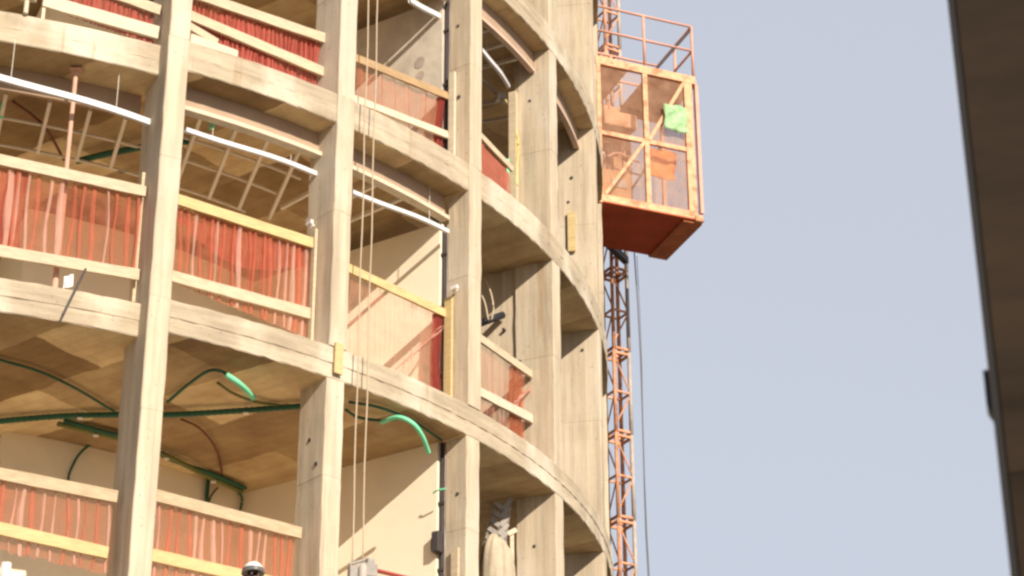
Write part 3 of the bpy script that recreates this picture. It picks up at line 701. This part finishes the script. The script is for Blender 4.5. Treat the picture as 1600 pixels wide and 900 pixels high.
b = MB(); b.box(hc+Z3*-.12, (.05, .02, 0), (-.02, .06, 0), (0, 0, .17)); b.box(hc+Vector((.07, .03, .0)), (.05, .02, 0), (-.02, .05, 0), (0, 0, .07)); b.tube([hc+Vector((-.05, 0, .08)), hc+Vector((.12, .05, .15))], .02, 8)
b.bar(hc-Z3*.25, Vector((hc.x, hc.y, FP)), .05, .05, (0, 1, 0))
b.build('winch', M['dull_metal'], o, bevel=.01)
h2 = at_cyl(578, 886, 10.72); b = MB(); b.box(h2-Z3*.05, (.07, .03, 0), (-.02, .05, 0), (0, 0, .08)); b.box(h2+Z3*.06, (.04, .02, 0), (-.02, .03, 0), (0, 0, .04)); b.bar(h2-Z3*.1, Vector((h2.x, h2.y, FP)), .05, .05, (0, 1, 0)); b.build('winch_motor', M['dull_metal'], o, bevel=.012)
h3 = at_cyl(551, 888, 10.62)
pp = at_cyl(567, 884, 10.85); b = MB(); b.tube([Vector((pp.x, pp.y, FP)), pp-Z3*.02, pp+Z3*.02], [.05, .05, .03], 10); b.build('white_drum', M['grey_metal'], o, smooth=True)
for k, (px0, px1) in enumerate(((575.5, 554), (590.5, 569))):
    lo = at_cyl(551 if k == 0 else 566, 870, 10.62); a0 = at_cyl(px0, 0, 10.62)
    xy = (Vector((lo.x, lo.y, 0))+Vector((a0.x, a0.y, 0)))/2
    b = MB(); pts = [Vector((xy.x+.006*math.sin(i*1.3+k), xy.y, lo.z-.2+(SOF[-1]+T-lo.z+.2)*i/30)) for i in range(31)]
    b.tube(pts, .009, 6)
    tag(b.build('hanging_rope', M['rope'], smooth=True, origin=pts[0]), ('left' if k == 0 else 'right')+' of the two pale ropes hanging down the tower front', 'rope', 'ropes carrying the hanging platform')

def person(base, face, label):
    """A standing man: one continuous skinned body, clothing as children, hands with fingers."""
    rt = empty('person', base, label, 'person'); f = Vector((face[0], face[1], 0)).normalized(); s_ = Vector((-f.y, f.x, 0))
    P = lambda x, y, z: s_*x+f*y+Z3*z
    js, es, rs = [], [], []
    def J(x, y, z, r, par=None):
        js.append(P(x, y, z)); rs.append(r)
        if par is not None: es.append((par, len(js)-1))
        return len(js)-1
    pel = J(0, 0, .93, .135); wst = J(0, .0, 1.08, .13, pel); ch = J(0, .01, 1.28, .155, wst); sh = J(0, 0, 1.42, .10, ch)
    nk = J(0, .015, 1.50, .055, sh); hd0 = J(0, .03, 1.57, .075, nk); hd1 = J(0, .03, 1.66, .085, hd0); J(0, .015, 1.73, .07, hd1)
    J(0, .13, 1.615, .014, hd0)
    for q in (-1, 1):
        hp = J(.10*q, 0, .88, .09, pel); kn = J(.11*q, .02, .50, .06, hp); an = J(.12*q, -.01, .09, .042, kn); J(.13*q, .14, .04, .035, an)
        s1 = J(.18*q, 0, 1.40, .065, sh); el = J(.24*q, .03, 1.13, .045, s1); wr = J(.23*q, .24, 1.0, .03, el); pa = J(.22*q, .31, .985, .036, wr)
        for k in range(4):
            f1 = J(.22*q+(k-1.5)*.020, .355, .975+.004*(k % 2), .0095, pa); J(.22*q+(k-1.5)*.022, .385+(.01 if k in (1, 2) else 0), .945, .008, f1)
        t1 = J(.22*q-.04*q, .32, .965, .010, pa); J(.22*q-.05*q, .35, .945, .009, t1)
    me = bpy.data.meshes.new('body'); me.from_pydata([tuple(p) for p in js], es, []); bo = bpy.data.objects.new('body', me); COL.objects.link(bo); bo.parent = rt
    sk = bo.modifiers.new('skin', 'SKIN'); 
    if not me.skin_vertices: me.attributes  # layer made by the modifier
    try: lay = me.skin_vertices[0].data
    except Exception:
        bpy.context.view_layer.objects.active = bo; bpy.ops.mesh.customdata_skin_add(); lay = me.skin_vertices[0].data
    for k, r in enumerate(rs): lay[k].radius = (r, r)
    lay[pel].use_root = True
    su = bo.modifiers.new('sub', 'SUBSURF'); su.levels = su.render_levels = 2
    me.materials.append(M['skin'])
    def shell(name, rings, m):
        b = MB(); rows = []
        for (c, rx, ry) in rings:
            rows.append([Vector(base)+c+s_*rx*math.cos(a)+f*ry*math.sin(a) for a in [i/20*6.28318 for i in range(21)]])
        b.grid(rows); return b.build(name, m, rt, smooth=True)
    shell('shirt', [(P(0, 0, .86), .20, .165), (P(0, 0, 1.0), .19, .155), (P(0, .01, 1.2), .215, .17), (P(0, .005, 1.36), .215, .155), (P(0, 0, 1.45), .15, .11), (P(0, .01, 1.50), .075, .075)], M['shirt'])
    for q in (-1, 1):
        shell('sleeve', [(P(.17*q, 0, 1.43), .09, .09), (P(.20*q, .01, 1.30), .085, .085), (P(.235*q, .02, 1.16), .072, .075)], M['shirt'])
        shell('trouser_leg', [(P(.09*q, 0, .92), .125, .14), (P(.10*q, 0, .72), .10, .11), (P(.11*q, .02, .48), .082, .088), (P(.12*q, 0, .10), .075, .08)], M['trousers'])
        for xx in (.034,): 
            b = MB(); c = Vector(base)+P(xx*q, .108, 1.655); b.tube([c-f*.012, c+f*.006], [.012, .009], 8); b.build('eye', M['hoist_white'], rt)
        b = MB(); c = Vector(base)+P(.088*q, .02, 1.62); b.box(c, s_*.010, f*.022, Z3*.032); b.build('ear', M['skin'], rt, bevel=.008)
    b = MB(); c = Vector(base)+P(0, .112, 1.565); b.box(c, s_*.028, f*.008, Z3*.006); b.build('mouth', M['brown_cable'], rt, bevel=.003)
    b = MB(); rows = []
    for i in range(9):
        t = i/8*1.57; rows.append([Vector(base)+P(0, .015, 1.685)+s_*(.112*math.cos(t)+.001)*math.cos(a)+f*(.132*math.cos(t)+.001)*math.sin(a)+Z3*.125*math.sin(t) for a in [k/24*6.28318 for k in range(25)]])
    b.grid(rows); hl = b.build('helmet', M['hoist_white'], rt, smooth=True)
    b = MB(); b.grid([[Vector(base)+P(0, .015, 1.685+dz)+s_*(.115+e)*math.cos(a)+f*(.135+e)*math.sin(a) for a in [k/24*6.28318 for k in range(25)]] for dz, e in ((-.004, .004), (.018, .003), (.045, -.002))])
    b.build('helmet_band', M['visor'], hl, smooth=True)
    b = MB(); b.grid([[Vector(base)+P(0, .015, 1.683)+s_*(.112+e*.3)*math.cos(a)+f*(.134+e*1.2)*math.sin(a)-Z3*e*.2 for a in [(.12+.76*k/12)*3.14159 for k in range(13)]] for e in (0, .02, .04)])
    b.build('helmet_brim', M['hoist_white'], hl, smooth=True)
    return rt
prb = Vector((pr.x, pr.y, FP))
person(prb, (CAM.x-pr.x+6, CAM.y-pr.y), 'man in white hard hat with grey band before the coral net')

# ------------------------------------------------------------------ hoist mast
MW = .30; psi = math.radians(30)
u1, u2 = Vector((math.cos(psi), math.sin(psi), 0)), Vector((-math.sin(psi), math.cos(psi), 0))
d_ = ray(962, 650); hd = math.hypot(d_.x, d_.y); MA = Vector((CAM.x+d_.x/hd*34, CAM.y+d_.y/hd*34, 0))
mast = empty('hoist_mast', (MA.x, MA.y, GROUND), 'orange lattice mast of the builders hoist beside the tower', 'mast')
SEC = 1.508
zj = at_pl(972, 675, MA, Vector((0, 1, 0))).z
nlow = int((zj-GROUND)/SEC)+1; zb = zj-nlow*SEC
legm = [M['hoist_orange'], M['grey_metal'], M['hoist_orange'], M['grey_metal']]
corners = [MA, MA+u1*MW, MA+u1*MW+u2*MW, MA+u2*MW]
first = None
def mast_section(z):
    secs = []
    b = MB()
    for i in range(4):
        p, q = corners[i], corners[(i+1) % 4]
        b.bar(p+Z3*(z+.045), q+Z3*(z+.045), .032, .042)
    fr = b.build('section_frame', M['hoist_orange'], mast); secs.append(fr)
    for dz, hh in ((SEC-.045, .040), (SEC*.5, .032)):
        b = MB()
        for i in range(4): b.bar(corners[i]+Z3*(z+dz), corners[(i+1) % 4]+Z3*(z+dz), hh*.9, hh)
        b.build('ring', M['hoist_orange'], fr)
    for i in range(4):
        b = MB(); b.tube([corners[i]+Z3*(z+.002), corners[i]+Z3*(z+SEC-.002)], .034 if i != 0 else .032, 8); b.build('leg', legm[i], fr, smooth=True)
        p, q = corners[i], corners[(i+1) % 4]
        for (a_, c_) in (((.09, .48), (.52, .93)) if i in (0, 3) else ()):
            pa, qa = (p, q) if a_ < .3 else (q, p)
            b = MB(); b.tube([pa+Z3*(z+SEC*a_), qa+Z3*(z+SEC*c_)], .015, 6); b.build('diagonal', M['hoist_orange'], fr)
    return fr
proto = mast_section(zb)
nsec = int((24.5-zb)/SEC)
for k in range(1, nsec):
    c = proto.copy(); COL.objects.link(c); c.parent = mast; c.location = proto.location+Z3*SEC*k
    for ch in list(proto.children):
        e = ch.copy(); COL.objects.link(e); e.parent = c
for k in range(0, 8):
    zt_ = 1.0+k*3.4-.2
    b = MB(); b.tube([corners[3]+Z3*zt_, Vector((R*.995*corners[3].x/corners[3].xy.length, R*.995*corners[3].y/corners[3].xy.length, zt_))], .025, 8); b.build('wall_tie', M['grey_metal'], mast)

# ------------------------------------------------------------------ hoist cage
zc = 17.5
hp = math.radians(22); c1, c2 = Vector((math.cos(hp), math.sin(hp), 0)), Vector((-math.sin(hp), math.cos(hp), 0))
FR = at_z(1101, 344, zc); FR.z = 0                 # front right corner, plan
CWD, CDP = 1.89, 1.42
FL, BR_, BL_ = FR-c1*CWD, FR+c2*CDP, FR-c1*CWD+c2*CDP
ztop = at_pl(1085, 120, FR, -c2).z
cage = empty('hoist_cage', FL+Z3*zc, 'faded orange mesh hoist cage hanging on the mast against the sky', 'hoist cage')
def cp(u, v, z): return FL+c1*u+c2*v+Z3*z
def cbar(name, a, b_, w_, h_, m, parent=None, up=(0, 0, 1)):
    k = MB(); k.bar(a, b_, w_, h_, up); return k.build(name, m, parent or cage, bevel=.004)
Hc = ztop-zc
cbar('bottom_beam', cp(0, .03, zc+.06), cp(CWD-.12, .03, zc+.06), .06, .13, M['hoist_peach'])
cbar('top_beam', cp(0, .03, ztop-.07), cp(CWD-.05, .03, ztop-.07), .06, .15, M['hoist_peach'])
cbar('back_beam', cp(0, CDP-.03, zc+.06), cp(CWD, CDP-.03, zc+.06), .06, .12, M['hoist_orange'])
cbar('back_beam', cp(0, CDP-.03, ztop-.07), cp(CWD, CDP-.03, ztop-.07), .06, .12, M['hoist_orange'])
for u in (.03, CWD-.03):
    cbar('side_beam', cp(u, .062, zc+.06), cp(u, CDP-.062, zc+.06), .06, .12, M['hoist_orange'])
    cbar('side_beam', cp(u, .062, ztop-.07), cp(u, CDP-.062, ztop-.07), .06, .12, M['hoist_orange'])
for u, v, ww, m in ((.05, .03, .07, M['hoist_peach']), (.90, .03, .085, M['hoist_peach']), (CWD-.19, .03, .15, M['hoist_peach']), (CWD-.03, .03, .06, M['hoist_pink']),
                    (CWD-.03, CDP-.04, .06, M['hoist_pink']), (.03, CDP-.04, .06, M['hoist_pink']), (1.12, CDP-.04, .05, M['hoist_pink']), (.70, CDP-.04, .05, M['hoist_pink'])):
    cbar('upright', cp(u, v, zc+.125), cp(u, v, ztop-.145), .055, ww, m, up=c1)
zm = zc+Hc*.47
cbar('mid_rail', cp(.085, .03, zm), cp(.855, .03, zm), .045, .08, M['hoist_peach']); cbar('mid_rail', cp(.945, .03, zm), cp(CWD-.27, .03, zm), .045, .08, M['hoist_peach'])
cbar('diagonal', cp(.12, .005, zc+.13), cp(.86, .005, zm-.02), .03, .055, M['hoist_peach']); cbar('diagonal', cp(.94, .005, zm+.03), cp(CWD-.26, .005, ztop-.15), .03, .06, M['hoist_peach'])
cbar('diagonal', cp(.95, CDP-.09, zm), cp(CWD-.1, CDP-.09, zc+.15), .03, .04, M['dark']); cbar('diagonal', cp(.9, CDP-.09, zc+.6), cp(CWD-.1, CDP-.09, zm+.8), .03, .04, M['dark'])
k = MB(); k.box(cp(CWD/2, CDP/2, zc-.012), c1*(CWD/2-.005), c2*(CDP/2-.005), Z3*.012); k.build('floor_plate', M['hoist_red'], cage)
k = MB(); k.box(cp(CWD-.19, CDP/2+.02, zc-.045), c1*.17, c2*(CDP/2-.03), Z3*.018); k.build('edge_plank', M['hoist_rust'], cage)
k = MB(); k.box(cp(.02, .03, zc+.02), c1*.04, c2*.05, Z3*.07); k.build('corner_bracket', M['hoist_peach'], cage, bevel=.01)
k = MB(); k.box(cp(CWD-.1, .03, zc+.01), c1*.07, c2*.05, Z3*.06); k.build('corner_bracket', M['hoist_peach'], cage, bevel=.01)
# roof in two sheets with the hatch left open between them
k = MB(); k.box(cp(.36, CDP/2, ztop+.01), c1*.35, c2*(CDP/2-.02), Z3*.008); k.build('roof_sheet', M['hoist_brown'], cage)
k = MB(); k.box(cp(1.46, CDP/2, ztop+.01), c1*.38, c2*(CDP/2-.02), Z3*.008); k.build('roof_sheet', M['hoist_brown'], cage)
k = MB(); k.box(cp(.46, CDP-.01, (zc+ztop)/2), c1*.44, c2*.006, Z3*(Hc/2-.15)); k.build('back_sheet', M['hoist_brown'], cage)
k = MB(); k.box(cp(1.10, CDP-.012, (zc+ztop)/2+.1), c1*.17, c2*.006, Z3*(Hc/2-.25)); k.build('back_sheet', M['hoist_brown'], cage)
k = MB(); k.face([cp(.08, .045, zc+.12), cp(CWD-.22, .045, zc+.12), cp(CWD-.22, .045, ztop-.14), cp(.08, .045, ztop-.14)]); k.build('front_mesh', M['mesh'], cage)
k = MB(); k.face([cp(CWD-.02, .07, zc+.12), cp(CWD-.02, CDP-.07, zc+.12), cp(CWD-.02, CDP-.07, ztop-.14), cp(CWD-.02, .07, ztop-.14)]); k.build('side_mesh', M['mesh'], cage)
k = MB(); k.face([cp(1.15, CDP-.02, zc+.12), cp(CWD-.06, CDP-.02, zc+.12), cp(CWD-.06, CDP-.02, ztop-.14), cp(1.15, CDP-.02, ztop-.14)]); k.build('back_mesh', M['mesh'], cage)
# drive unit and fittings inside
k = MB(); k.box(cp(.62, .75, zc+1.92), c1*.30, c2*.35+Z3*.05, Z3*.14); k.build('drive_housing', M['hoist_peach'], cage, bevel=.02)
k = MB(); k.tube([cp(.78, .7, zc+1.78), cp(.78, .7, zc+1.3), cp(.95, .7, zc+1.25)], .03, 8); k.build('guide_bar', M['hoist_pink'], cage)
k = MB(); k.tube(curve_pts([cp(.45, .6, zc+1.22), cp(.62, .6, zc+1.32), cp(.80, .6, zc+1.25), cp(.82, .6, zc+.8), cp(.82, .6, zc+.05)], 5), .025, 8); k.build('grab_rail', M['hoist_pink'], cage, smooth=True)
for u, z_, r_ in ((.26, 1.14, .10), (.26, .80, .085)):
    k = MB(); c = cp(u, .5, zc+z_); k.tube([c-Z3*r_*.9, c-Z3*r_*.5, c, c+Z3*r_*.5, c+Z3*r_*.85], [r_*.5, r_*.9, r_, r_*.85, r_*.4], 12); k.build('drum', M['hoist_white'], cage, smooth=True)
for u_ in (.62, .74): k = MB(); k.tube([cp(u_, 1.1, zc+.02), cp(u_, 1.1, ztop-.1)], .018, 6); k.build('guide_bar', M['hoist_pink'], cage)
for z_ in (.55, 1.35, 1.6): k = MB(); k.tube([cp(.74, 1.1, zc+z_), cp(1.3, 1.1, zc+z_-.05)], .016, 6); k.build('cross_tube', M['hoist_pink'], cage)
k = MB(); k.box(cp(.45, .6, zc+.5), c1*.33, c2*.2, Z3*.36); k.build('control_cabinet', M['hoist_brown'], cage, bevel=.02)
k = MB(); k.box(cp(.55, .42, zc+.62), c1*.14, c2*.04, Z3*.08); k.build('control_panel', M['grey_metal'], cage, bevel=.01)
# roof guardrail
zr = ztop+.01
RA = [cp(.02, .04, 0), cp(CWD-.06, .04, 0), cp(CWD-.06, CDP-.04, 0), cp(.02, CDP-.04, 0)]
RH = 1.02
for i in range(4):
    p, q = RA[i], RA[(i+1) % 4]
    for hz, nm in ((RH*.52, 'roof_mid_rail'), (RH, 'roof_top_rail')):
        k = MB(); k.tube([p+Z3*(zr+hz), q+Z3*(zr+hz)], .022, 8); k.build(nm, M['hoist_pink'], cage, smooth=True)
    for t in (0, .5):
        c = p+(q-p)*t; k = MB(); k.tube([c+Z3*zr, c+Z3*(zr+RH)], .024, 8); k.build('roof_post', M['hoist_pink'], cage, smooth=True)
k = MB(); k.tube([RA[1]+Z3*(zr+RH*.95), cp(1.15, .04, zr+.02)], .02, 8); k.build('roof_stay', M['dark'], cage)
k = MB(); k.tube([RA[2]+Z3*(zr+RH*.9), cp(CWD-.06, .5, zr+.02)], .02, 8); k.build('roof_stay', M['dark'], cage)
for dz in (.25, 1.75): k = MB(); k.bar(cp(.55, CDP, zc+dz), corners[1]+Z3*(zc+dz), .1, .12); k.build('mast_shoe', M['dark'], cage)
k = MB(); k.box(cp(.35, CDP+.2, zc-.1), c1*.3, c2*.15, Z3*.14); k.build('buffer_frame', M['dark'], cage)
# panels hung on the cage
def sheet(px, py, w_, h_, v, m, label, nm, rows=9, tilt=0.0):
    p = at_pl(px, py, cp(0, v, 0), -c2); k = MB()
    k.grid([[p+c1*(w_*(j/8-.5)+tilt*(i/rows-.5))-Z3*h_*(i/rows-.5)+c2*(.022*math.sin(i*1.1+j*.9)+.012*math.sin(i*2.3-j*1.7)) for j in range(9)] for i in range(rows+1)])
    o = k.build(nm, m, smooth=True, origin=p); sm = o.modifiers.new('thick', 'SOLIDIFY'); sm.thickness = .006
    return tag(o, label, 'sheet')
sheet(1056, 185, .42, .50, -.06, M['sign_green'], 'light green notice sheet tied to the front of the hoist cage', 'notice_sheet')
sheet(1035, 257, .48, .55, .30, M['sheet_orange'], 'orange sheet hanging inside the hoist cage below the green notice', 'orange_sheet', tilt=-.08)
# trailing cables below the cage
for k, (x0, y0, r_) in enumerate(((991, 395, .010), (995, 400, .005))):
    p = at_z(x0, y0, zc-.1); b = MB(); dxy = Vector((.10 if k == 0 else .02, 0, 0))
    q = Vector((p.x, p.y, GROUND))
    b.tube([p+(q-p)*t/20+dxy*math.sin(t/20*3.14)+Vector((.02*math.sin(t), 0, 0)) for t in range(21)], r_, 6)
    tag(b.build('trailing_cable', M['trail'], smooth=True, origin=p), 'thicker dark trailing cable hanging from the hoist cage' if k == 0 else 'thinner dark trailing cable beside the thicker one under the hoist cage', 'cable', 'trailing cables of the hoist')

# ------------------------------------------------------------------ the near pillar at the right edge
dA, dB = ray(1480, 0), ray(1578, 900)
hdA = math.hypot(dA.x, dA.y); PX = Vector((CAM.x+dA.x/hdA*4.0, CAM.y+dA.y/hdA*4.0, 0))
o = empty('near_pillar', (PX.x, PX.y, GROUND), 'dark brown clad pillar close to the camera at the right edge', 'pillar')
az = math.radians(14); fw = Vector((math.sin(az), math.cos(az), 0)); rt_ = Vector((fw.y, -fw.x, 0))
ZT = 4.6
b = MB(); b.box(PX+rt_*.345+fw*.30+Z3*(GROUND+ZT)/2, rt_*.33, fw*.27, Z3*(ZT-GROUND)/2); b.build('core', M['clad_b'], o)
zj = at_pl(1570, 738, PX, -fw).z
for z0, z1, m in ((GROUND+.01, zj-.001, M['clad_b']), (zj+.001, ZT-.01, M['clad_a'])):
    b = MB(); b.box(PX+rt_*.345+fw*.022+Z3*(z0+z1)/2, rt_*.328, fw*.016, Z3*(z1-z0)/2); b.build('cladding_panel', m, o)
b = MB(); b.box(PX+rt_*.007+fw*.29+Z3*(GROUND+ZT)/2, rt_*.007, fw*.285, Z3*(ZT-GROUND)/2-Z3*.004); b.build('edge_trim', M['clad_c'], o)
pz1, pz0 = at_pl(1533, 572, PX, -fw).z, at_pl(1540, 640, PX, -fw).z
b = MB(); y0, y1 = fw*.02, fw*.07
b.hexa([PX-rt_*.010+y0+Z3*(pz0+.018), PX-rt_*.0005+y0+Z3*pz0, PX-rt_*.0005+y1+Z3*pz0, PX-rt_*.010+y1+Z3*(pz0+.018),
        PX-rt_*.010+y0+Z3*pz1, PX-rt_*.0005+y0+Z3*pz1, PX-rt_*.0005+y1+Z3*pz1, PX-rt_*.010+y1+Z3*pz1]); b.build('latch', M['clad_c'], o)

for ob in bpy.data.objects:
    if '_o' in ob: del ob['_o']
